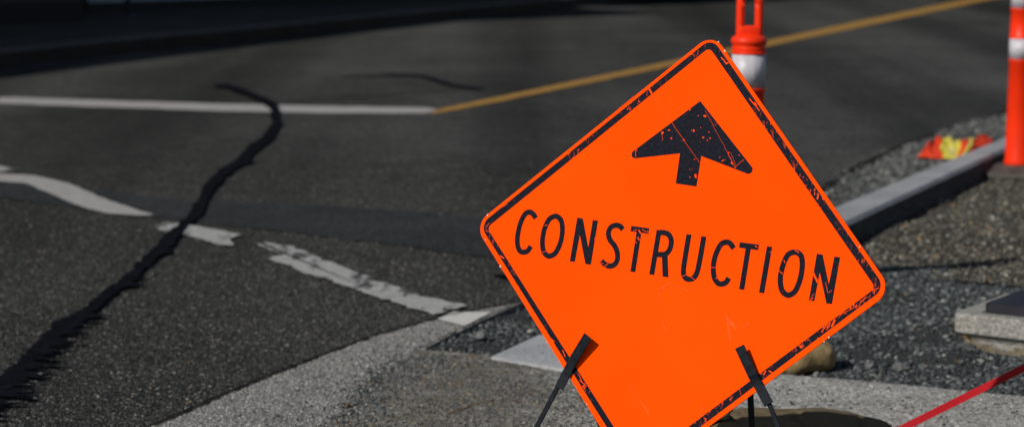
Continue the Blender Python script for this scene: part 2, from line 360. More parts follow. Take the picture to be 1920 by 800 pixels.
# icosahedron
ph = (1 + 5 ** .5) / 2
ico = np.array([(-1, ph, 0), (1, ph, 0), (-1, -ph, 0), (1, -ph, 0), (0, -1, ph), (0, 1, ph), (0, -1, -ph), (0, 1, -ph), (ph, 0, -1), (ph, 0, 1), (-ph, 0, -1), (-ph, 0, 1)]); ico /= np.linalg.norm(ico[0])
icf = np.array([(0, 11, 5), (0, 5, 1), (0, 1, 7), (0, 7, 10), (0, 10, 11), (1, 5, 9), (5, 11, 4), (11, 10, 2), (10, 7, 6), (7, 1, 8), (3, 9, 4), (3, 4, 2), (3, 2, 6), (3, 6, 8), (3, 8, 9), (4, 9, 5), (2, 4, 11), (6, 2, 10), (8, 6, 7), (9, 8, 1)])
def stones(name, P, n, hf, smin, smax, cols, wts, jag=.35, flat=.65, sink=.25, excl=[], smooth=False, power=2.2, keep=None, jit=0):
    xs = [p[0] for p in P]; ys = [p[1] for p in P]; X = np.empty(0); Y = np.empty(0)
    while len(X) < n:
        x = rng.uniform(min(xs), max(xs), n); y = rng.uniform(min(ys), max(ys), n); k = inpoly(x, y, P)
        for e in excl: k &= ~inpoly(x, y, e)
        if keep is not None: k &= rng.random(n) < keep(x, y)
        X = np.r_[X, x[k]]; Y = np.r_[Y, y[k]]
    X, Y = X[:n], Y[:n]
    if jit: X = X + rng.normal(0, jit, n) * .5; Y = Y + rng.normal(0, jit * 2.2, n)
    s = smin + (smax - smin) * rng.random(n) ** power
    V = ico[None] * (1 + rng.uniform(-jag, jag, (n, 12, 1)))
    V = V * (rng.uniform(.7, 1.25, (n, 1, 3)))
    q = rng.normal(size=(n, 4)); q /= np.linalg.norm(q, axis=1)[:, None]; a, b, c, d = q.T
    Rm = np.stack([1 - 2 * (c * c + d * d), 2 * (b * c - a * d), 2 * (b * d + a * c), 2 * (b * c + a * d), 1 - 2 * (b * b + d * d), 2 * (c * d - a * b), 2 * (b * d - a * c), 2 * (c * d + a * b), 1 - 2 * (b * b + c * c)], -1).reshape(n, 3, 3)
    V = np.einsum('nij,nvj->nvi', Rm, V); V[:, :, 2] *= flat; V *= s[:, None, None] * .5
    V[:, :, 0] += X[:, None]; V[:, :, 1] += Y[:, None]; V[:, :, 2] += (hf(X, Y) + s * flat * .5 * (1 - 2 * sink))[:, None]
    Fc = (icf[None] + (np.arange(n) * 12)[:, None, None]).reshape(-1, 3)
    me = bpy.data.meshes.new(name); nv = n * 12; nf = len(Fc)
    me.vertices.add(nv); me.vertices.foreach_set('co', V.reshape(-1).astype('f'))
    me.loops.add(nf * 3); me.loops.foreach_set('vertex_index', Fc.reshape(-1).astype('i'))
    me.polygons.add(nf); me.polygons.foreach_set('loop_start', (np.arange(nf) * 3).astype('i')); 
    me.update(calc_edges=True)
    cl = np.array(cols)[rng.choice(len(cols), n, p=np.array(wts) / sum(wts))] * rng.uniform(.65, 1.4, (n, 1))
    at = me.color_attributes.new('Col', 'FLOAT_COLOR', 'POINT')
    at.data.foreach_set('color', np.repeat(np.c_[cl, np.ones(n)], 12, 0).reshape(-1).astype('f'))
    me.validate()
    return link(name, me, M['stone'], smooth=smooth)
uB = Vector((.82, -.572, 0)); vB = Vector((.572, .82, 0))   # utility box axes
b0 = G(1784, 590, .10); b0.z = 0
boxpoly = [b0 - uB * .0 , b0 + uB * .62, b0 + uB * .62 + vB * .42, b0 + vB * .42]
GREY = [(.050, .058, .060), (.090, .100, .100), (.028, .032, .034), (.17, .17, .16), (.13, .10, .07)]
BRN = [(.075, .072, .062), (.12, .108, .085), (.045, .043, .038), (.22, .21, .185), (.20, .13, .06), (.30, .27, .22)]
o = stones('crushed_gravel', pA, 60000, hA, .0028, .020, GREY, [5, 4, 4, .5, .15], excl=[boxpoly], power=4.0, keep=lambda x, y: np.clip(.55 + .9 * relief(x * 1.3 + 3, y * 1.3, 5, 30), .12, 1))
tag(o, 'dark blue-grey crushed gravel between the sidewalk slab and the pebbles', 'gravel', kind='stuff')
o = stones('pebble_gravel', pB, 42000, hB, .004, .020, BRN, [5, 3, 4, .8, .25, .2], jag=.2, smooth=False)
tag(o, 'brownish pebble gravel right of the new kerb', 'gravel', kind='stuff')
o = stones('roadside_gravel', pC, 14000, hC, .006, .028, [(.075, .080, .078), (.12, .125, .118), (.045, .048, .048), (.2, .2, .18)], [5, 4, 3, .5])
tag(o, 'grey gravel strip between the cut asphalt and the new kerb', 'gravel', kind='stuff')

# sidewalk slabs
sw = [G(*p) for p in [(790, 659), (860, 664), (925, 669), (1010, 672), (1240, 688), (1440, 704), (1600, 716), (1760, 731), (1920, 747), (2300, 784)]]
sw_near = [Vector((3.2, -1, 0)), Vector((-3.0, -1, 0)), inner[-1] + Vector((.004, 0, 0)), G(640, 800) + Vector((.004, 0, 0)), G(700, 735) + Vector((.004, 0, 0))]
bm = bmesh.new(); slab(bm, rag(sw, .03, .006, 2) + sw_near, -.05, .006); tag(obj('sidewalk', bm, M['sidewalk']), kind='structure')
flat = lambda x, y: np.full_like(x, .005)
gp = [G(*p) for p in [(560, 830), (650, 760), (700, 700), (780, 668), (930, 672), (1070, 690), (1160, 830)]]
o = stones('grit', gp, 5200, flat, .003, .011, [(.06, .065, .066), (.10, .10, .095), (.2, .19, .16), (.16, .115, .06)], [5, 4, 1, .9], power=2.5)
tag(o, 'loose grit and tan crumbs strewn over the dirty slab left of the sign', 'grit', kind='stuff')
gp2 = [G(*p) for p in [(1300, 830), (1380, 705), (1600, 718), (1920, 750), (2000, 830)]]
o = stones('slab_crumbs', gp2, 900, flat, .003, .010, GREY, [5, 4, 3, 1, .3], power=3)
tag(o, 'small dark crumbs scattered on the pale slab right of the sign', 'grit', kind='stuff')
gp3 = [G(*p) for p in [(300, 830), (830, 600), (975, 570), (790, 660), (640, 800)]]
o = stones('gutter_grit', gp3, 700, flat, .002, .008, GREY, [5, 4, 3, 1, .5], power=3)
tag(o, 'fine grit lying in the concrete gutter beside the asphalt edge', 'grit', kind='stuff')
zero = lambda x, y: np.zeros_like(x)
PATCH = [G(*p) for p in [(-300, 330), (0, 333), (130, 350), (290, 374), (450, 381), (600, 386), (800, 401), (905, 411), (1250, 440), (1250, 515), (905, 483), (700, 456), (480, 429), (290, 409), (130, 389), (0, 373), (-300, 350)]]
ra = [G(*p) for p in [(-60, 830), (-60, 270), (1000, 270), (1250, 400), (1250, 470), (985, 562), (830, 592), (560, 682), (290, 797), (220, 830)]]
o = stones('road_aggregate', ra, 74000, zero, .004, .0100, [(.036, .037, .035), (.078, .078, .073), (.012, .012, .012), (.19, .185, .17), (.15, .11, .07)], [4.5, 3.2, 5, .6, .12], jag=.25, flat=.42, sink=.34, power=1.5, excl=[PATCH], keep=lambda x, y: np.clip((11.4 - y) / 5., 0.02, 1) ** 1.5)
tag(o, 'worn stone chips showing in the near asphalt', 'aggregate', kind='stuff')
gp3b = [p for p in redge if p.y <= G(975, 567).y] + inner[:-1]
gp3b[0] = G(170, 860)
o = stones('gutter_aggregate', gp3b, 22000, lambda x, y: np.full_like(x, .003), .003, .008, [(.17, .17, .16), (.27, .265, .25), (.09, .09, .088), (.40, .39, .36)], [4, 3, 2.5, .8], jag=.25, flat=.4, sink=.33, power=1.5)
tag(o, 'exposed stone chips in the concrete gutter', 'aggregate', kind='stuff')
gp4 = [G(*p) for p in [(1000, 830), (1050, 690), (1440, 706), (1920, 749), (1990, 830)]]
o = stones('slab_aggregate', gp4, 14000, flat, .003, .0085, [(.22, .22, .20), (.36, .35, .32), (.11, .11, .105), (.50, .48, .44)], [4, 3, 2, .8], jag=.25, flat=.4, sink=.33, power=1.5)
tag(o, 'exposed stone chips in the pale sidewalk slab', 'aggregate', kind='stuff')
gp5 = [G(*p) for p in [(630, 800), (655, 745), (700, 700), (785, 666), (870, 672), (800, 704), (735, 742), (700, 800)]]
o = stones('drifted_grit', gp5, 2000, flat, .003, .011, GREY, [4, 4, 3, 2, .6], power=2.5, jit=.035)
tag(o, 'darker drift of grit along the inner edge of the gutter', 'grit', kind='stuff')
# smooth slab offcut with pits
pp = [G(*p, .012) for p in [(920, 669), (1012, 627), (1110, 648), (1064, 694)]]
bm = bmesh.new(); slab(bm, pp, -.03, .014); bmesh.ops.bevel(bm, geom=[e for e in bm.edges], offset=.003, segments=2, affect='EDGES')
k0 = len(bm.faces)
for p in [(985, 655), (1010, 648), (1018, 660), (1020, 646), (1035, 668), (1000, 668)]:
    c = G(*p, .0145); rv = bmesh.ops.create_icosphere(bm, subdivisions=1, radius=.003, matrix=Matrix.Translation((c.x, c.y, .0142)) @ Matrix.Diagonal((1, 1.6, .4, 1)))
    for f in {f for v in rv['verts'] for f in v.link_faces}: f.material_index = 1
tag(obj('concrete_paver', bm, [M['plate'], M['crack']]), 'smooth pale grey concrete paver poking out behind the left edge of the sign', 'paver')
# ------------------------------------------------------------------ new kerb
KT = .085
up_px = [(1380, 500), (1500, 430), (1610, 372), (1700, 327), (1820, 281), (1885, 258)]
lo_px = [(1395, 522), (1500, 462), (1610, 404), (1700, 356), (1820, 302), (1885, 277)]
UPK = [G(*p, KT) for p in up_px]; LOK = [G(*p, KT) for p in lo_px]
def fitline(P):
    A = np.array([(p.y, 1) for p in P]); b = np.array([p.x for p in P]); s = np.linalg.lstsq(A, b, rcond=None)[0]; return s
su = fitline(UPK[2:]); sl = fitline(LOK[2:])
print('kerb', su, sl)
ysK = np.arange(8.0, 24, .045)
bm = bmesh.new(); pr = None
for i, y in enumerate(ysK):
    a = Vector((su[0] * y + su[1], y, 0)); b = Vector((sl[0] * y + sl[1], y - .05, 0))
    j = .003 * noise.noise(Vector((y * 3, 0, 0)))
    rg_ = .006 * abs(noise.noise(Vector((y * 9, 4, 0)))) + .006 * noise.noise(Vector((y * 2.5, 8, 0)))
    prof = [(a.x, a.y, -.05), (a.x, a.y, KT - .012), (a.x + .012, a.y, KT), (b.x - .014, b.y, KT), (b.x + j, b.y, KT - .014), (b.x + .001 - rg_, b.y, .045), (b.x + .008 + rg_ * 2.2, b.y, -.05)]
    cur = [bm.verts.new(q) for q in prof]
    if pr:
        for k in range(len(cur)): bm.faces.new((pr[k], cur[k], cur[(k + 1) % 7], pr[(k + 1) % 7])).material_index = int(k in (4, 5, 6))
    else: bm.faces.new(cur)
    pr = cur
bm.faces.new(pr[::-1])
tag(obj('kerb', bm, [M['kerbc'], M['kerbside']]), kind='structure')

# ------------------------------------------------------------------ far side: old kerb, pavement, buildings
def offs(P, d):
    out = []
    for i, p in enumerate(P):
        t_ = (P[min(i + 1, len(P) - 1)] - P[max(i - 1, 0)]).normalized(); out.append(p + Vector((-t_.y, t_.x, 0)) * d)
    return out
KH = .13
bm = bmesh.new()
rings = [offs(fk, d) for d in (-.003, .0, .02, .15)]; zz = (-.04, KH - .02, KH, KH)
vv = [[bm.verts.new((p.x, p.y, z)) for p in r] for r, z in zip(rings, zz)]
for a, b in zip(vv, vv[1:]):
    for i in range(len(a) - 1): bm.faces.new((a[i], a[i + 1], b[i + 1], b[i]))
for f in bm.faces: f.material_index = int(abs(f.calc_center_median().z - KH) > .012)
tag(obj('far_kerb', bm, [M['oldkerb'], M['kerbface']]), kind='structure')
t = NT('far_pavement'); M['farpave'] = t.fin(t.hsv((.045, .045, .036), t.ramp(t.noise(2.5, 5), .3, .7, .7, 1.3)), .9, t.noise(80, 3), .004)
in_ = offs(fk, .151); out_ = offs(fk, 30)
bm = bmesh.new(); a = [bm.verts.new((p.x, p.y, KH - .003)) for p in in_]; b = [bm.verts.new((p.x, p.y, KH - .003)) for p in out_]
for i in range(len(a) - 1): bm.faces.new((a[i], a[i + 1], b[i + 1], b[i]))
tag(obj('far_pavement', bm, M['farpave']), kind='structure')

t = NT('brown_brick')
br = t.node('ShaderNodeTexBrick', {'Vector': t.tc.outputs['Object'], 'Color1': (.075, .045, .032), 'Color2': (.055, .036, .028), 'Mortar': (.06, .055, .05), 'Scale': 4., 'Mortar Size': .012})
M['brick'] = t.fin(br.outputs[0], .9)
t = NT('dark_tile'); M['darktile'] = t.fin((.006, .007, .009), .4)
t = NT('pale_blue_panel'); M['bluepanel'] = t.fin(t.hsv((.34, .40, .43), t.ramp(t.noise(6, 3), .3, .7, .8, 1.1)), .6)
t = NT('shop_glass'); M['glass'] = t.fin((.02, .028, .032), .08, spec=.5)
t = NT('dark_roof'); M['roof'] = t.fin((.05, .05, .05), .9)
t = NT('stucco'); M['stucco'] = t.fin(t.hsv((.16, .155, .14), t.ramp(t.noise(3, 5), .3, .7, .85, 1.1)), .9, t.noise(60, 3), .004)
# local frames along the far side
def frame(p, d): 
    d = d.normalized(); n = Vector((-d.y, d.x, 0)); return Matrix(((d.x, n.x, 0, p.x), (d.y, n.y, 0, p.y), (0, 0, 1, KH - .004), (0, 0, 0, 1)))
c1 = G(152, 40, KH); c0 = G(-20, 46, KH); dW = (c1 - c0); dW.z = 0
Mb = frame(c1, dW)                                      # x runs along the facade, y away from the road
bt = tag(empty('brick_building', M=Mb), 'brown brick building at the far left corner of the pavement', 'building')
bm = bmesh.new(); box(bm, (-7, 4, 2.6), (14, 8, 5.2)); obj('wall', bm, M['brick'], bt)
Mi = Mb.inverted(); shade_wing = [Mi @ Vector(q) for q in ((-5.35, 21.2, 0), (-7.3, 16.2, 0), (-12.0, 3.0, 0), (-24, 3, 0), (-24, 21, 0))]  # unseen wing, added to throw shade over the far pavement and kerb
bm = bmesh.new(); slab(bm, shade_wing, 0, 4.7); obj('wall', bm, M['brick'], bt)
bm = bmesh.new(); box(bm, (-7, -.02, .10), (14.0, .06, .20)); obj('plinth', bm, M['darktile'], bt)
bm = bmesh.new(); box(bm, (-7, 4.1, 5.29), (14.3, 8.4, .16)); obj('roof', bm, M['roof'], bt)
for k in range(4):
    bm = bmesh.new(); box(bm, (-12.2 + k * 3.2, -.03, 1.9), (1.8, .08, 1.7)); wf = obj('window', bm, M['stucco'], bt)
    bm = bmesh.new(); box(bm, (-12.2 + k * 3.2, -.075, 1.9), (1.6, .02, 1.5)); obj('pane', bm, M['glass'], wf)
s0 = G(156, 22, KH); s1 = G(560, 8, KH); dS = s1 - s0; dS.z = 0
Ms = frame(s0, dS); 
st = tag(empty('shop_building', M=Ms), 'long storefront with black plinth and pale blue-grey panels beyond the brick corner', 'building')
L = 40
bm = bmesh.new(); box(bm, (L / 2, 4, 2.6), (L, 8, 5.2)); obj('wall', bm, M['stucco'], st)
bm = bmesh.new(); box(bm, (L / 2, -.03, .05), (L, .08, .10)); obj('plinth', bm, M['darktile'], st)
bm = bmesh.new(); box(bm, (1.35, -.05, .26), (2.7, .12, .32)); obj('panel', bm, M['bluepanel'], st)
bm = bmesh.new(); box(bm, (2.705 + (L - 2.705) / 2, -.04, .251), (L - 2.71, .08, .30)); obj('panel', bm, M['darktile'], st)
bm = bmesh.new(); box(bm, (L / 2, 3.9, 5.3), (L + .3, 8.4, .16)); obj('roof', bm, M['roof'], st)
for k in range(10):
    bm = bmesh.new(); box(bm, (2 + k * 4, -.05, 1.6), (3.2, .1, 2.2)); wf = obj('window', bm, M['bluepanel'], st)
    bm = bmesh.new(); box(bm, (2 + k * 4, -.11, 1.6), (3.0, .03, 2.0)); obj('pane', bm, M['glass'], wf)
# slim signpost on the far pavement
t = NT('grey_pole'); M['pole'] = t.fin((.075, .078, .10), .5, Metallic=.4)
pb = G(240, 33, KH)
pt = tag(empty('sign_post', (pb.x, pb.y, KH - .004)), 'thin grey signpost standing in front of the pale shop panels', 'signpost')
bm = bmesh.new(); lathe(bm, [(.0, 0), (.03, 0), (.03, 2.6), (0, 2.6)], 16); obj('pole', bm, M['pole'], pt, True)
bm = bmesh.new(); lathe(bm, [(0, 0), (.07, 0), (.07, .015), (.03, .02)], 16); obj('base_plate', bm, M['pole'], pt)
bm = bmesh.new(); box(bm, (0, -.035, 2.35), (.3, .004, .45)); obj('panel', bm, M['alu'], pt)

# ------------------------------------------------------------------ construction sign
Rc = Matrix(((0.8831, 0.1763, -0.434), (0.1347, -0.9829, -0.126), (-0.449, 0.053, -0.892)))
Rc = Matrix(((0.88341, 0.17642, -0.43413), (0.13455, -0.98291, -0.12563), (-0.44888, 0.05257, -0.89205))); Tc = Vector((0.30164, 0.07943, 4.17517))
col = [Vector([Rc[i][j] for i in range(3)]) for j in range(3)]
U = cam2w(col[0]).normalized(); Vv = cam2w(col[1]); Vv = (Vv - U * Vv.dot(U)).normalized(); Nn = U.cross(Vv)   # right, up, out of the face
if Nn.dot(CAM - (CAM + cam2w(Tc))) < 0: print('NORMAL FLIP')
O = CAM + cam2w(Tc)
SM = Matrix(((U.x, Vv.x, Nn.x, O.x), (U.y, Vv.y, Nn.y, O.y), (U.z, Vv.z, Nn.z, O.z), (0, 0, 0, 1)))
def L2(px, py, off=0.0):                                  # survey of the sign face in its own plane
    d = ray(px, py); o_ = O + Nn * off; t_ = (o_ - CAM).dot(Nn) / d.dot(Nn); p = CAM + d * t_ - O
    return Vector((p.dot(U), p.dot(Vv), off))
low = O - Vv * .424; print('sign bottom corner', low, 'normal', Nn, 'centre', O)
sign = tag(empty('construction_sign', M=SM), 'orange diamond sign reading CONSTRUCTION under a black arrow, on a black folding stand', 'road sign')
def isect(a, b, c, d):
    r = (b - a); s = (d - c); k = ((c - a).x * s.y - (c - a).y * s.x) / (r.x * s.y - r.y * s.x); return a + r * k
def rounded(P, rad, n=12):
    out = []; m = len(P)
    for i in range(m):
        p = P[i]; a = (P[i - 1] - p).normalized(); b = (P[(i + 1) % m] - p).normalized(); ang = a.angle(b); r_ = rad[i] if isinstance(rad, (list, tuple)) else rad
        if r_ <= 0: out.append(p.copy()); continue
        d = r_ / math.tan(ang / 2); s = p + a * d; e = p + b * d; c = p + (a + b).normalized() * (r_ / math.sin(ang / 2))
        a0 = math.atan2(s.y - c.y, s.x - c.x); a1 = math.atan2(e.y - c.y, e.x - c.x); da = (a1 - a0 + math.pi) % (2 * math.pi) - math.pi
        out += [c + Vector((math.cos(a0 + da * k / n), math.sin(a0 + da * k / n), 0)) * r_ for k in range(n + 1)]
    return out
def plate(bm, P, z0, z1):
    t_ = [bm.verts.new((p.x, p.y, z1)) for p in P]; b_ = [bm.verts.new((p.x, p.y, z0)) for p in P]; n = len(P)
    bm.faces.new(t_); bm.faces.new(b_[::-1])
    for i in range(n): bm.faces.new((t_[i], b_[i], b_[(i + 1) % n], t_[(i + 1) % n]))
s_ = .6 / 2 ** .5; corners = [Vector((-s_, 0, 0)), Vector((0, s_, 0)), Vector((s_, 0, 0)), Vector((0, -s_, 0))]
bm = bmesh.new(); plate(bm, rounded([c * .997 for c in corners], .032), -.0045, -.0036); obj('backing_plate', bm, M['alu'], sign)
bm = bmesh.new(); plate(bm, rounded(corners, .033), -.0035, 0.); face_bm = bm
def quad(ls):
    L_ = [(L2(*a), L2(*b)) for a, b in ls]; return [isect(*L_[i - 1], *L_[i]) for i in range(4)]
# lines in order: top-left, top-right, bottom-right, bottom-left -> corners left, top, right, bottom
bo = quad([((1001, 340), (1240, 147.5)), ((1400, 165), (1605, 460)), ((1564, 611), (1312, 800)), ((1138, 800), (949, 500))])
bi = quad([((1020, 340), (1240, 162)), ((1400, 190), (1587, 460)), ((1638, 542), (1289.5, 800)), ((1151.6, 800), (960, 500))])
bo_, bi_ = rounded(bo, .022, 8), rounded(bi, .010, 8)
bm = bmesh.new(); n = len(bo_)
va = [bm.verts.new((p.x, p.y, .0004)) for p in bo_]; vb = [bm.verts.new((p.x, p.y, .0004)) for p in bi_]
for i in range(n): bm.faces.new((va[i], vb[i], vb[(i + 1) % n], va[(i + 1) % n]))
obj('border', bm, M['black_worn'], sign)
ar = [(1313, 189.5), (1410.5, 314), (1403, 326.5), (1315, 292.5), (1306, 349.5), (1267, 344), (1275, 287.5), (1186, 297.2), (1178.5, 284)]
ar = [(1313, 189.5), (1428, 336), (1315, 292.5), (1306, 349.5), (1267, 344), (1275, 287.5), (1166, 299.5)]
arp = rounded([L2(*p) for p in ar], [.001, .008, 0, 0, 0, 0, .0075], 10)
bm = bmesh.new(); av = [bm.verts.new((p.x, p.y, .0004)) for p in arp]; [bm.faces.new([av[i] for i in t3]) for t3 in tessellate_polygon([arp])]; obj('arrow', bm, M['black'], sign)
A5 = lambda x, y: (950 + x / 5, 380 + y / 5)
A6 = lambda x, y: (1260 + x / 5, 420 + y / 5)
def stroke(bm, pts, m, closed=False, wd=.0103, sm=True, z=.0004):
    P = [L2(*m(*p)) for p in pts]
    if sm: P = smooth_path(P, closed, 10)
    k = len(P); L_, R_ = [], []
    for i in range(k):
        a = P[i - 1] if (closed or i > 0) else P[i]; b = P[(i + 1) % k] if (closed or i < k - 1) else P[i]
        d = (b - a).normalized(); nn = Vector((-d.y, d.x, 0)) * wd / 2
        L_.append(bm.verts.new((P[i].x + nn.x, P[i].y + nn.y, z))); R_.append(bm.verts.new((P[i].x - nn.x, P[i].y - nn.y, z)))
    for i in range(k if closed else k - 1): bm.faces.new((L_[i], R_[i], R_[(i + 1) % k], L_[(i + 1) % k]))
def poly(bm, pts, m, z=.0004):
    f = bm.faces.new([bm.verts.new((*L2(*m(*p)).xy, z)) for p in pts]); bmesh.ops.triangulate(bm, faces=[f])
def letter(fn):
    bm = bmesh.new(); fn(bm); obj('letter', bm, M['black'], sign)
Cp = [(272, 145), (250, 107), (213, 87), (170, 110), (130, 190), (108, 280), (100, 350), (106, 410), (125, 450), (160, 463), (200, 447), (227, 405)]
letter(lambda b: stroke(b, Cp, A5))
letter(lambda b: stroke(b, [(452, 126), (400, 155), (357, 240), (336, 350), (343, 440), (370, 486), (408, 498), (460, 465), (505, 370), (523, 260), (515, 180), (490, 140)], A5, True))
letter(lambda b: poly(b, [(662, 138), (715, 147), (765, 420), (808, 160), (857, 167), (790, 580), (738, 572), (686, 300), (640, 552), (592, 548)], A5))
letter(lambda b: stroke(b, [(1090, 250), (1062, 219), (1020, 211), (975, 232), (954, 285), (968, 345), (1010, 400), (1036, 460), (1038, 530), (1010, 578), (965, 592), (922, 575), (888, 543)], A5))
letter(lambda b: (stroke(b, [(1165, 241), (1335, 264)], A5, sm=False), stroke(b, [(1243, 262), (1183, 647)], A5, sm=False, z=.0003)))
letter(lambda b: (stroke(b, [(1430, 255), (1360, 673)], A5, sm=False), stroke(b, [(1425, 280), (1470, 279), (1515, 295), (1541, 340), (1540, 400), (1520, 450), (1480, 482), (1395, 482)], A5, z=.0003), poly(b, [(1455, 480), (1508, 470), (1517, 697), (1462, 690)], A5, .0005)))
letter(lambda b: stroke(b, [(160, 95), (142, 200), (124, 310), (108, 420), (112, 480), (135, 508), (168, 515), (205, 500), (235, 450), (258, 350), (280, 230), (299, 115)], A6))
letter(lambda b: stroke(b, [(578, 228), (550, 185), (510, 168), (455, 195), (405, 300), (388, 400), (395, 490), (425, 545), (462, 560), (505, 545), (533, 503)], A6))
letter(lambda b: (stroke(b, [(632, 194), (812, 217)], A6, sm=False), stroke(b, [(717, 214), (653, 612)], A6, sm=False, z=.0003)))
letter(lambda b: stroke(b, [(915, 209), (840, 643)], A6, sm=False))
letter(lambda b: stroke(b, [(1140, 262), (1085, 290), (1042, 380), (1016, 500), (1025, 600), (1055, 648), (1098, 663), (1155, 625), (1200, 520), (1221, 400), (1215, 310), (1185, 272)], A6, True))
letter(lambda b: poly(b, [(1358, 275), (1413, 285), (1470, 565), (1523, 302), (1577, 310), (1500, 748), (1448, 742), (1385, 450), (1335, 720), (1283, 714)], A6))
# scratches through the ink down to the orange
AR = lambda x, y: (1160 + x / 4, 170 + y / 4); I4 = lambda x, y: (x, y)
bm = bmesh.new()
def scr(p, q, wd=.0006, m=AR, k=10):
    J = .35 if m is I4 else 1.6
    P = [(p[0] + (q[0] - p[0]) * i / k + random.uniform(-J, J), p[1] + (q[1] - p[1]) * i / k + random.uniform(-J, J)) for i in range(k + 1)]
    stroke(bm, P, m, wd=wd, sm=False, z=.0007)
def chip(x, y, r, m=AR, st=1.5, an=.4):
    c = L2(*m(x, y)); n_ = 7
    vs = []
    for k in range(n_):
        a = 2 * math.pi * k / n_; q = r * random.uniform(.5, 1.3); vx, vy = math.cos(a) * q * st, math.sin(a) * q
        vs.append(bm.verts.new((c.x + vx * math.cos(an) - vy * math.sin(an), c.y + vx * math.sin(an) + vy * math.cos(an), .0007)))
    bm.faces.new(vs)
scr((395, 235), (490, 370)); scr((490, 372), (608, 540), .0005); scr((650, 150), (820, 470), .0004); scr((820, 470), (875, 575), .0008); scr((870, 575), (935, 520), .0006); scr((745, 240), (700, 265), .0003)
scr((318, 290), (333, 370), .0005); scr((128, 440), (128, 495), .0009); scr((840, 460), (880, 560), .0004)
for x, y, r in [(332, 318, .0022), (378, 297, .0014), (396, 358, .0016), (535, 143, .0014), (598, 188, .001), (648, 192, .002), (565, 300, .0022), (615, 278, .0009), (678, 312, .0009), (636, 352, .0014), (666, 373, .0014), (686, 357, .0012), (550, 298, .001), (136, 447, .0014), (935, 523, .001), (850, 545, .0018), (825, 465, .0014), (578, 638, .0026), (535, 648, .0014), (535, 590, .001), (570, 515, .001), (490, 370, .0013), (730, 262, .0008), (780, 525, .0016), (760, 500, .001), (875, 575, .0014), (800, 520, .0009), (905, 485, .0009), (85, 140, .0012)]:
    chip(x, y, r, st=random.uniform(1, 1.8), an=random.uniform(-1, 1))
# cuts through letters and border
scr((1240, 430), (1240, 430.5), .0001, A6)
for p, q, wd, m in [((95, 492), (140, 468), .0009, A6), ((165, 485), (215, 520), .0009, A6), ((360, 407), (415, 404), .0009, A6), ((998, 425), (1040, 470), .0012, A6), ((1150, 240), (1190, 268), .0014, A6), ((1050, 335), (1060, 365), .0014, A6), ((1325, 455), (1365, 545), .0034, A6), ((1470, 640), (1500, 620), .0008, A6), ((1440, 540), (1460, 640), .0008, A6),
                 ((325, 468), (372, 450), .0009, A5), ((360, 215), (385, 205), .0012, A5), ((915, 600), (950, 570), .0012, A5), ((880, 565), (915, 570), .0008, A5), ((1240, 255), (1260, 290), .0024, A5), ((1270, 250), (1310, 270), .0010, A5), ((1190, 262), (1222, 250), .0010, A5), ((1230, 320), (1245, 350), .0020, A5), ((1212, 360), (1216, 380), .001, A5),
                 ((780, 205), (800, 215), .0016, A6), ((920, 260), (935, 268), .001, A6), ((1300, 700), (1330, 650), .0008, A6), ((1295, 715), (1325, 690), .0010, A6)]:
    scr(p, q, wd, m, 4)
for p, q, wd in [((1217, 166), (1224, 178), .0034), ((1160, 204), (1190, 180), .0006), ((1352, 108), (1362, 119), .0018), ((1360, 120), (1366, 118), .0028), ((1405, 185), (1425, 208), .0018), ((1415, 192), (1419, 202), .0028), ((1560, 612), (1566, 598), .0036), ((1540, 622), (1552, 606), .0014), ((1550, 618), (1556, 604), .0012), ((1574, 590), (1610, 572), .0008), ((1630, 545), (1648, 540), .0012), ((1636, 535), (1640, 552), .001), ((1600, 575), (1604, 562), .0016), ((1615, 565), (1625, 556), .0014),
                 ((1436, 694), (1432, 702), .002), ((1442, 694), (1450, 700), .0022), ((1386, 728), (1390, 740), .0006), ((912, 425), (918, 418), .001), ((911, 432), (920, 436), .001), ((938, 479), (945, 484), .0022), ((942, 388), (952, 382), .0008), ((1018, 612), (1026, 622), .0014), ((1030, 632), (1040, 640), .0016), ((1042, 650), (1050, 664), .0012), ((1055, 655), (1060, 668), .0014), ((1085, 700), (1092, 716), .0010), ((1092, 722), (1097, 728), .0022), ((1087, 712), (1100, 724), .0012)]:
    scr(p, q, wd, I4, 4)
# pale scuffs on the orange
t = NT('pale_scuff'); M['scuff'] = t.fin(t.mix(t.ramp(t.noise(220, 4, .7), .50, .62), (.96, .068, .002), (.95, .115, .022)), .6, spec=.05)
k0 = len(bm.faces)
for p, q, wd in [((1235, 545), (1258, 530), .003), ((1240, 540), (1232, 565), .002), ((1262, 535), (1290, 545), .0015), ((1366, 600), (1382, 615), .008), ((1362, 590), (1370, 640), .004), ((1405, 605), (1392, 612), .003), ((1200, 752), (1218, 776), .003), ((1180, 720), (1200, 752), .001), ((1318, 755), (1314, 775), .002), ((1240, 600), (1252, 625), .002), ((1330, 452), (1390, 460), .0008), ((1222, 180), (1259, 228), .0008)]:
    stroke(bm, [(p[0] + (q[0] - p[0]) * k / 4 + random.uniform(-.8, .8), p[1] + (q[1] - p[1]) * k / 4 + random.uniform(-.8, .8)) for k in range(5)], I4, wd=wd, z=.0003)
k1 = len(bm.faces)
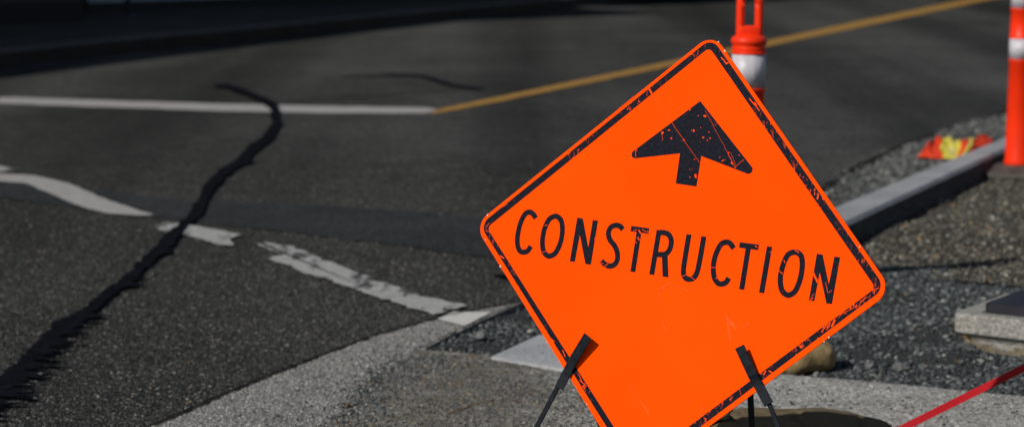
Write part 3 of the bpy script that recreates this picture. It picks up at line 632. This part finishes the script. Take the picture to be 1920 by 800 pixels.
# pale chips along the cut edge
for p in [(1347, 79), (1359, 96), (914, 403), (910, 449), (938, 499), (1545, 640), (1554, 632), (1612, 462), (1100, 757), (1025, 640)]:
    c = L2(*p); rr_ = random.uniform(.0012, .0022); bmesh.ops.create_icosphere(bm, subdivisions=1, radius=rr_, matrix=Matrix.Translation((c.x, c.y, -.0004)) @ Matrix.Diagonal((1, 1.3, .5, 1)))
t = NT('bare_metal'); M['bare'] = t.fin((.6, .45, .35), .5)
bm.faces.ensure_lookup_table()
for i, f in enumerate(bm.faces): f.material_index = 0 if i < k0 else 1 if i < k1 else 2
tmp = bpy.data.meshes.new('marks'); bm.to_mesh(tmp); bm.free(); face_bm.from_mesh(tmp)
obj('face_panel', face_bm, [M['orange'], M['scuff'], M['bare']], sign)

# stand: bent clips, flat legs, folding foot bar
def ribbon(bm, P, W, th, wdirs=None):
    """flat bar along P (local points), width W across, thickness th"""
    pr = None
    for i, p in enumerate(P):
        d = (P[min(i + 1, len(P) - 1)] - P[max(i - 1, 0)]).normalized()
        n_ = Vector((0, 0, 1)); sd = d.cross(n_).normalized(); nn = sd.cross(d).normalized()
        c = [bm.verts.new(p + sd * W / 2 * a + nn * th / 2 * b) for a, b in ((-1, -1), (1, -1), (1, 1), (-1, 1))]
        if pr:
            for k in range(4): bm.faces.new((pr[k], c[k], c[(k + 1) % 4], pr[(k + 1) % 4]))
        else: bm.faces.new(c)
        pr = c
    bm.faces.new(pr[::-1])
    bmesh.ops.bevel(bm, geom=bm.edges[:], offset=.0006, segments=1, affect='EDGES')
for pts in ([((1102.5, 629), .020), ((1074, 676), .009), ((1066, 692), .004), ((1060, 704), .004), ((1048, 727), .010)],
            [((1386.5, 649), .016), ((1411, 702), .009), ((1419, 716), .003), ((1424, 724), .003), ((1441.5, 757), .009)]):
    bm = bmesh.new(); ribbon(bm, [L2(*p, off) for p, off in pts], .0185, .003); obj('clip', bm, M['steel'], sign)
def ground_pt(a, b, off):                                 # where the bar's line meets the pavement
    A, B = SM @ L2(*a, off), SM @ L2(*b, off); k = (A.z - .008) / (A.z - B.z); return A + (B - A) * k
SMi = SM.inverted()
def leg(A, B, W=.009, th=.005):
    bm = bmesh.new(); ribbon(bm, [A, A.lerp(B, .5), B], W, th); obj('leg', bm, M['steel'], sign)
la = L2(1051, 715, .004); lg = SMi @ ground_pt((1051, 715), (1006, 800), .004); leg(la, lg)
ra = L2(1438, 745, .004); rg = SMi @ ground_pt((1441, 745), (1462, 800), .004); leg(ra, rg, .0085)
bk = SM @ L2(1406, 715, -.008); bg = G(1428, 826, 0.05); leg(SMi @ bk, SMi @ Vector((bk.x + .035, bk.y + .16, .008)), .011, .005)
bk2 = SM @ L2(1075, 690, -.008); leg(SMi @ bk2, SMi @ Vector((bk2.x + .14, bk2.y + .26, .008)), .011, .005)
bm = bmesh.new(); ribbon(bm, [lg.lerp(rg, -.04), lg.lerp(rg, 1.04)], .012, .012); obj('foot_bar', bm, M['steel'], sign)

# ------------------------------------------------------------------ delineator posts
def red(name, c=(.76, .030, .004)):
    t = NT(name); return t.fin(t.hsv(c, t.ramp(t.noise(9, 5), .3, .7, .88, 1.05)), .42, t.noise(60, 3), .0004, spec=.18, Subsurface_Weight=0.)
M['red'] = red('orange_red_plastic')
t = NT('reflective_sleeve'); vz = t.vor(260, out='Distance', feature='F1')
M['sleeve'] = t.fin(t.hsv(t.mix(t.ramp(t.noise(14, 5, .7, t.co((3, 3, .6))), .45, .7), (.44, .425, .46), (.30, .285, .315)), t.ramp(vz, 0, .5, .9, 1.05)), .4, vz, .0004, spec=.4)
t = NT('black_rubber'); M['rubber'] = t.fin(t.hsv((.045, .040, .034), t.ramp(t.noise(12, 6, .7), .3, .7, .5, 2.4)), .75, t.noise(90, 4), .003)
def post(loc, r, segs, htop, lean, label, handle_w, collar, base=.42):
    """segs: list of (z0, z1, kind) from bottom to top"""
    p = tag(empty('delineator_post', loc), label, 'delineator', 'delineator posts at the road works')
    p.rotation_euler = lean
    bm = bmesh.new()
    lathe(bm, [(0, .0), (base / 2 * .96, 0), (base / 2, .008), (base / 2 * .97, .026), (base / 2 * .55, .034), (r * 1.7, .045), (0, .045)], 8)
    for v in bm.verts: v.co.xy = Matrix.Rotation(R(22.5 - 14), 2) @ v.co.xy
    bmesh.ops.bevel(bm, geom=[e_ for e_ in bm.edges], offset=.003, segments=2, affect='EDGES'); obj('base', bm, M['rubber'], p)
    bm = bmesh.new(); z0 = .045
    rt = lambda z: r * (1.08 - .13 * z / htop)
    prof = [(0, z0), (rt(0) + .007, z0), (rt(0) + .009, z0 + .008), (rt(0) + .003, z0 + .024)]
    for a, b in segs:
        prof += [(rt(a), a - .010), (rt(a) + .0045, a - .006), (rt(a) + .0045, a - .002), (rt(a) - .001, a), (rt(b) - .001, b), (rt(b) + .0045, b + .002), (rt(b) + .0045, b + .006), (rt(b), b + .010)]
    prof += [(rt(collar) , collar - .004)]
    lathe(bm, prof + [(0, collar - .004)], 56); obj('tube', bm, M['red'], p, True)
    for a, b in segs:
        bm = bmesh.new(); lathe(bm, [(rt(a) - .0005, a + .001), (rt(a) + .0022, a + .001), (rt(b) + .0022, b - .001), (rt(b) - .0005, b - .001)], 56); obj('reflective_band', bm, M['sleeve'], p, True)
    c = collar; bm = bmesh.new(); rr_ = rt(c)
    lathe(bm, [(rr_ - .003, c - .006), (rr_ + .001, c - .004), (rr_ + .002, c + .018), (rr_ - .001, c + .024), (rr_ + .004, c + .028), (rr_ + .006, c + .036), (rr_ + .004, c + .045), (rr_ - .004, c + .051), (rr_ * .72, c + .056), (0, c + .060)], 56)
    obj('cap', bm, M['red'], p, True)
    # grab loop: a flattened shackle rising from a wedge
    bm = bmesh.new(); hw = handle_w / 2; bw = handle_w * .16; zt = htop; zb = c + .045; pts = []
    path = [(-hw + bw, zb)] + [(-hw + bw, zb + (zt - zb - hw) * k / 6) for k in range(1, 7)]
    path += [(-(hw - bw) * math.cos(a), zt - hw + (hw - bw) * math.sin(a)) for a in np.linspace(0, math.pi, 16)]
    path += [(hw - bw, zb + (zt - zb - hw) * k / 6) for k in range(6, -1, -1)]
    pr = None
    for i, (x, z) in enumerate(path):
        a, b = path[max(i - 1, 0)], path[min(i + 1, len(path) - 1)]; d = Vector((b[0] - a[0], 0, b[1] - a[1]))
        if d.length < 1e-6: continue
        d.normalize(); nn = Vector((-d.z, 0, d.x)); ring = []
        for k in range(12):
            an = 2 * math.pi * k / 12; ring.append(bm.verts.new(Vector((x, 0, z)) + nn * bw * math.cos(an) + Vector((0, 1, 0)) * bw * 1.15 * math.sin(an)))
        if pr:
            for k in range(12): bm.faces.new((pr[k], ring[k], ring[(k + 1) % 12], pr[(k + 1) % 12]))
        else: bm.faces.new(ring)
        pr = ring
    bm.faces.new(pr[::-1]); obj('handle', bm, M['red'], p, True)
    bm = bmesh.new(); box(bm, (0, 0, c + .066), (handle_w * .86, .034, .036), None, .008, 3); obj('handle_foot', bm, M['red'], p, True)
    return p
g1 = G(1393, 550); post(g1, .0515, [(.36, .46), (.650, .754)], .956, (0, R(.6), 0), 'orange-red delineator post with a grab loop, close behind the top corner of the sign', .084, .758)
g2 = G(1909, 326); post(g2, .0540, [(.525, .618), (.755, .85)], 1.08, (0, R(.0), 0), 'orange-red banded delineator post on a black rubber base beside the new kerb', .084, .86, .56)

# ------------------------------------------------------------------ concrete utility box
BX = Matrix(((uB.x, vB.x, 0, b0.x), (uB.y, vB.y, 0, b0.y), (0, 0, 1, .006), (0, 0, 0, 1)))
ub = tag(empty('utility_box', M=BX), 'pale concrete utility box with a dark lid, half buried in dark gravel at the right', 'utility box')
def rrect(x0, y0, x1, y1, r_): return rounded([Vector((x0, y0, 0)), Vector((x1, y0, 0)), Vector((x1, y1, 0)), Vector((x0, y1, 0))], r_, 6)
bm = bmesh.new()
levels = [(.020, -.10, .030), (.020, .026, .030), (.016, .034, .03), (.005, .043, .03), (0, .048, .03), (0, .092, .03), (.005, .10, .03), (.055, .10, .02), (.060, .094, .02), (.062, .05, .02)]
pr = None
for ins, z, r_ in levels:
    P = rrect(ins, ins, .62 - ins, .40 - ins, r_); cur = [bm.verts.new((q.x, q.y, z)) for q in P]
    if pr:
        for k in range(len(cur)): bm.faces.new((pr[k], pr[(k + 1) % len(cur)], cur[(k + 1) % len(cur)], cur[k]))
    pr = cur
for v in bm.verts: v.co += Vector((noise.noise(v.co * 12), noise.noise(v.co * 12 + Vector((5, 0, 0))), noise.noise(v.co * 9 + Vector((0, 5, 0))))) * .003
obj('collar', bm, M['boxc'], ub)
t = NT('lid_plastic'); M['lid'] = t.fin(t.hsv((.013, .013, .018), t.ramp(t.noise(10, 5), .3, .7, .7, 1.6)), .6, t.noise(150, 3), .001, spec=.3)
bm = bmesh.new(); P = rrect(.066, .068, .554, .338, .012); plate(bm, P, .075, .124); bmesh.ops.bevel(bm, geom=bm.edges[:], offset=.002, segments=2, affect='EDGES'); obj('lid', bm, M['lid'], ub)

# ------------------------------------------------------------------ boulder and single stones
t = NT('tan_rock'); M['rock'] = t.fin(t.mix(t.ramp(t.noise(14, 6, .7), .3, .7), (.20, .14, .06), (.36, .26, .13)), .85, t.noise(60, 6, .7), .004, spec=.2)
def rock(name, loc, dims, mat, label, cat, seed, rot=0, rough=.12, group=None):
    bm = bmesh.new(); bmesh.ops.create_icosphere(bm, subdivisions=4, radius=.5)
    for v in bm.verts:
        q = v.co.copy(); k = 1 + rough * 2 * noise.noise(q * 2.2 + Vector((seed, 0, 0))) + rough * .6 * noise.noise(q * 6 + Vector((seed, 4, 0)))
        q = q * k; q = Vector((math.copysign(abs(q.x * 2) ** .85 / 2, q.x), math.copysign(abs(q.y * 2) ** .85 / 2, q.y), q.z)); v.co = Vector((q.x * dims[0], q.y * dims[1], q.z * dims[2]))
    o = obj(name, bm, mat, smooth=True); o.location = loc; o.rotation_euler = (0, 0, rot); return tag(o, label, cat, group)
rk = G(1513, 697); rock('boulder', (rk.x, rk.y + .05, .040), (.150, .13, .115), M['rock'], 'tan brown rounded rock peeking out below the right edge of the sign', 'rock', 3, .3)
t = NT('pale_stone'); M['pale'] = t.fin(t.hsv((.27, .25, .22), t.ramp(t.noise(60, 4), .3, .7, .7, 1.2)), .9, t.noise(90, 3), .002)
t = NT('grey_stone'); M['greyst'] = t.fin(t.hsv((.12, .125, .12), t.ramp(t.noise(60, 4), .3, .7, .6, 1.3)), .9, t.noise(90, 3), .003)
t = NT('dark_stone'); M['darkst'] = t.fin(t.hsv((.06, .066, .066), t.ramp(t.noise(60, 4), .3, .7, .6, 1.3)), .9, t.noise(90, 3), .003)
t = NT('pink_stone'); M['pink'] = t.fin((.24, .16, .11), .9)
def st_(px, py, d, mat, label, seed, z=.0, rough=.25):
    p = G(px, py); return rock('stone', (p.x, p.y, z + d[2] * .3), d, mat, label, 'stone', seed, seed, rough)
st_(1532, 706, (.024, .02, .018), M['greyst'], 'small grey stone touching the foot of the tan rock', 11)
st_(1790, 354, (.026, .026, .050), M['pink'], 'pinkish upright stone at the foot of the new kerb', 12, .0)
st_(1690, 692, (.050, .035, .022), M['greyst'], 'flat grey stone alone in the dark gravel left of the utility box', 13)
st_(1710, 530, (.030, .02, .018), M['pale'], 'pale stone where the dark gravel meets the brown pebbles', 14)
st_(1812, 668, (.06, .05, .045), M['darkst'], 'large dark stone leaning against the utility box corner', 15)
st_(1632, 690, (.026, .02, .018), M['greyst'], 'small grey stone right of the tan rock', 16)
st_(905, 632, (.035, .03, .024), M['greyst'], 'dark stone in the gravel behind the gutter, left of the sign', 17)
st_(995, 622, (.016, .014, .010), M['pale'], 'tiny white stone just above the smooth paver', 18)
# autumn leaf scraps, twig, red scrap
def leaf(px, py, s, colr, rot, name, label, cat, z=.008):
    t = NT(name + '_mat'); m_ = t.fin(t.hsv(colr, t.ramp(t.noise(80, 3), .3, .7, .6, 1.3)), .8)
    bm = bmesh.new(); n_ = 9; g = []
    for i in range(n_):
        u = i / (n_ - 1); wd = math.sin(math.pi * min(1, u * 1.05)) ** .7 * .38 * s
        g.append([bm.verts.new(((u - .5) * s, k * wd, .25 * s * abs(k) * .6 + .15 * s * math.sin(u * 5 + k))) for k in (-1, -.5, 0, .5, 1)])
    for a, b in zip(g, g[1:]):
        for k in range(4): bm.faces.new((a[k], a[k + 1], b[k + 1], b[k]))
    o = obj(name, bm, m_, smooth=True); sd = o.modifiers.new('t', 'SOLIDIFY'); sd.thickness = .0006
    p = G(px, py); o.location = (p.x, p.y, z + .2 * s * .3); o.rotation_euler = (.15, .1, rot); return tag(o, label, cat)
leaf(796, 717, .010, (.35, .008, .006), .3, 'red_scrap', 'tiny red scrap lying on the gritty slab', 'litter')
leaf(1787, 632, .030, (.10, .035, .010), 1.2, 'brown_leaf', 'rust brown leaf under the left corner of the utility box', 'leaf', .03)
leaf(1812, 669, .026, (.22, .11, .03), .1, 'tan_leaf', 'tan leaf on the gravel below the utility box', 'leaf', .05)
leaf(652, 768, .022, (.16, .085, .03), .4, 'dry_leaf', 'small dry leaf at the left end of the grit', 'leaf')
leaf(1795, 692, .018, (.20, .11, .035), .8, 'orange_leaf', 'small orange leaf crumb in the gravel above the red strap', 'leaf', .02)
t = NT('twig_bark'); M['twig'] = t.fin((.17, .095, .035), .85)
bm = bmesh.new(); tp = smooth_path([G(836, 777, .006), G(858, 768, .011), G(882, 760, .008), G(905, 753, .012), G(926, 748, .009)], n=6); pr = None
for i, p in enumerate(tp):
    d = (tp[min(i + 1, len(tp) - 1)] - tp[max(i - 1, 0)]).normalized(); a = d.cross(Vector((0, 0, 1))).normalized(); b = a.cross(d); rr_ = .0018 - .0008 * i / len(tp)
    c = [bm.verts.new(p + (a * math.cos(k * 1.0472) + b * math.sin(k * 1.0472)) * rr_) for k in range(6)]
    if pr:
        for k in range(6): bm.faces.new((pr[k], c[k], c[(k + 1) % 6], pr[(k + 1) % 6]))
    pr = c
tag(obj('twig', bm, M['twig'], smooth=True), 'thin tan twig lying on the dirty slab left of the sign', 'twig')

# ------------------------------------------------------------------ sandbag
t = NT('burlap')
wv = t.node('ShaderNodeTexWave', {'Vector': t.co((1, 1, 1), .2), 'Scale': 160., 'Distortion': 1.5}).outputs[1]
M['burlap'] = t.fin(t.hsv((.17, .128, .074), t.ramp(t.math('ADD', wv, t.noise(30, 5, .7)), .4, 1.6, .65, 1.35)), .95, wv, .0012, spec=.1)
def bag(c, L_, W_, H_, rot):
    bm = bmesh.new(); nu, nv = 120, 80; g = []
    for i in range(nu + 1):
        u = -1 + 2 * i / nu; row = []
        for j in range(nv):
            a = 2 * math.pi * j / nv
            e_ = (1 - abs(u) ** 3.2) ** .5 if abs(u) < 1 else 0
            e_ = max(e_, .10)
            x = u * L_ / 2; y = math.copysign(abs(math.cos(a)) ** .8, math.cos(a)) * W_ / 2 * (e_ ** .6); z = math.copysign(abs(math.sin(a)) ** .75, math.sin(a)) * H_ / 2 * e_
            q = Vector((x, y, z)); nrm = Vector((0, math.cos(a), math.sin(a)))
            k = .010 * noise.noise(Vector((x * 9, y * 9, z * 5))) + .006 * abs(noise.noise(Vector((x * 16 + y * 10, y * 28, 3)))) * (1.5 if abs(u) > .5 else .8) - .007 * max(0, 1 - abs(noise.noise(Vector((x * 7, y * 14, 9)))) * 9)
            q += nrm * k; q.z = max(q.z, -H_ / 2 + .001)
            row.append(bm.verts.new(q))
        g.append(row)
    for a, b in zip(g, g[1:]):
        for k in range(nv): bm.faces.new((a[k], a[(k + 1) % nv], b[(k + 1) % nv], b[k]))
    bm.faces.new(g[0]); bm.faces.new(g[-1][::-1])
    # gathered flap
    o = obj('sandbag', bm, M['burlap'], smooth=True); o.location = c; o.rotation_euler = (0, 0, rot); return o
sb = bag((.615, 4.74, .062), .44, .27, .114, R(-4))
tag(sb, 'olive brown burlap sandbag slumped on the slab behind the right leg of the sign', 'sandbag')
bm = bmesh.new(); g = []
for i in range(14):
    r0 = []
    for j in range(10):
        x = -.25 + .0 + i * .008; y = -.05 + j * .011; z = .035 + .012 * noise.noise(Vector((i * .35, j * .6, 2))) + .0018 * i
        r0.append(bm.verts.new((x, y, z)))
    g.append(r0)
for a, b in zip(g, g[1:]):
    for k in range(9): bm.faces.new((a[k], a[k + 1], b[k + 1], b[k]))
fl = obj('flap', bm, M['burlap'], sb, smooth=True); sd = fl.modifiers.new('t', 'SOLIDIFY'); sd.thickness = .003

# ------------------------------------------------------------------ red strap strung to a stake
t = NT('red_webbing'); M['webbing'] = t.fin(t.hsv((.38, .006, .012), t.ramp(t.node('ShaderNodeTexWave', {'Vector': t.tc.outputs['Object'], 'Scale': 200.}).outputs[1], 0, 1, .8, 1.1)), .6, spec=.3)
def at_depth(px, py, y): d = ray(px, py); k = y / d.y; return CAM + d * k
A = G(1684, 806, .010); B = at_depth(1922, 688, 4.75); P = [A + (B - A) * k for k in np.linspace(0, 2.2, 24)]
bm = bmesh.new(); pr = None; d = (B - A).normalized(); sd_ = Vector((0, 0, 1)).cross(d).normalized(); uu = d.cross(sd_)
for i, p in enumerate(P):
    tw = .15 * math.sin(i * .5); ax_ = (uu * math.cos(tw) - sd_ * math.sin(tw)); n_ = ax_.cross(d)
    c = [bm.verts.new(p + ax_ * a * .0080 + n_ * b * .0008) for a, b in ((-1, -1), (1, -1), (1, 1), (-1, 1))]
    if pr:
        for k in range(4): bm.faces.new((pr[k], c[k], c[(k + 1) % 4], pr[(k + 1) % 4]))
    else: bm.faces.new(c)
    pr = c
bm.faces.new(pr[::-1])
sp_ = tag(obj('red_strap', bm, M['webbing']), 'red webbing strap stretched up to the right from beside the sandbag', 'strap')
bm = bmesh.new(); bmesh.ops.create_icosphere(bm, subdivisions=3, radius=.012, matrix=Matrix.Translation(A + Vector((-.008, 0, -.002))) @ Matrix.Diagonal((1.3, .9, .7, 1)))
for v in bm.verts: v.co += v.normal * .004 * noise.noise(v.co * 150)
obj('knot', bm, M['webbing'], sp_, smooth=True)
E_ = P[-1]; t = NT('stake_wood'); M['wood'] = t.fin(t.hsv((.28, .19, .10), t.ramp(t.noise(20, 4), .3, .7, .7, 1.2)), .8)
bm = bmesh.new(); box(bm, (E_.x, E_.y, (E_.z + .05) / 2), (.03, .03, E_.z + .05), None, .002)
tag(obj('wooden_stake', bm, M['wood']), 'short wooden stake holding the far end of the red strap', 'stake')

# ------------------------------------------------------------------ crumpled safety vest
def cloth(c, W_, D_, H_, rot):
    nu, nv = 90, 60; vs = []; fs = []; mi = []
    for i in range(nu + 1):
        for j in range(nv + 1):
            u = i / nu; v = j / nv; q = Vector((u * 4, v * 3, 5))
            wx = (u - .5) * W_ + .05 * noise.noise(q * 1.1); wy = (v - .5) * D_ + .045 * noise.noise(q * 1.1 + Vector((8, 0, 0)))
            rim = min(1, min(u, 1 - u, v, 1 - v) * 7)
            rdg = 1 - abs(noise.noise(q * 1.4 + Vector((0, 9, 0)))) * 2.4; rdg2 = 1 - abs(noise.noise(q * 3.0)) * 2.2
            z = rim * H_ * (.32 + .38 * max(0, rdg) + .25 * max(0, rdg2) + .22 * max(0, 1 - abs(noise.noise(q * 5.2)) * 3)) * (.75 + .5 * noise.noise(q * .7)) + .004
            vs.append((wx, wy, max(z, .002)))
    for i in range(nu):
        for j in range(nv):
            a = i * (nv + 1) + j; fs.append((a, a + nv + 1, a + nv + 2, a + 1)); u = (i + .5) / nu; v = (j + .5) / nv; s = u + .16 * (v - .5) + .04 * noise.noise(Vector((u * 7, v * 7, 1)))
            k = 0
            if .28 < s < .47 or .54 < s < .66: k = 1
            if .34 < s < .40 or .56 < s < .60: k = 2 if noise.noise(Vector((u * 5, v * 9, 4))) > -.05 else 1
            if .64 <= s < .72: k = 3
            mi.append(k)
    me = bpy.data.meshes.new('safety_vest'); me.from_pydata(vs, [], fs); me.update()
    t = NT('vest_orange'); a = t.fin((.52, .035, .008), .85); t = NT('vest_yellow'); b = t.fin((.42, .37, .045), .85)
    t = NT('vest_silver'); c_ = t.fin((.40, .36, .14), .7); t = NT('vest_dark'); d_ = t.fin((.06, .05, .01), .8)
    o = link('safety_vest', me, [a, b, c_, d_], smooth=True); me.polygons.foreach_set('material_index', mi)
    o.location = c; o.rotation_euler = (0, 0, rot); sd = o.modifiers.new('t', 'SOLIDIFY'); sd.thickness = .002
    return o
vp = G(1790, 288); vo = cloth((vp.x + .03, vp.y + .02, .0), .32, .56, .080, R(-18))
tag(vo, 'crumpled orange and yellow safety vest dropped behind the new kerb', 'safety vest')
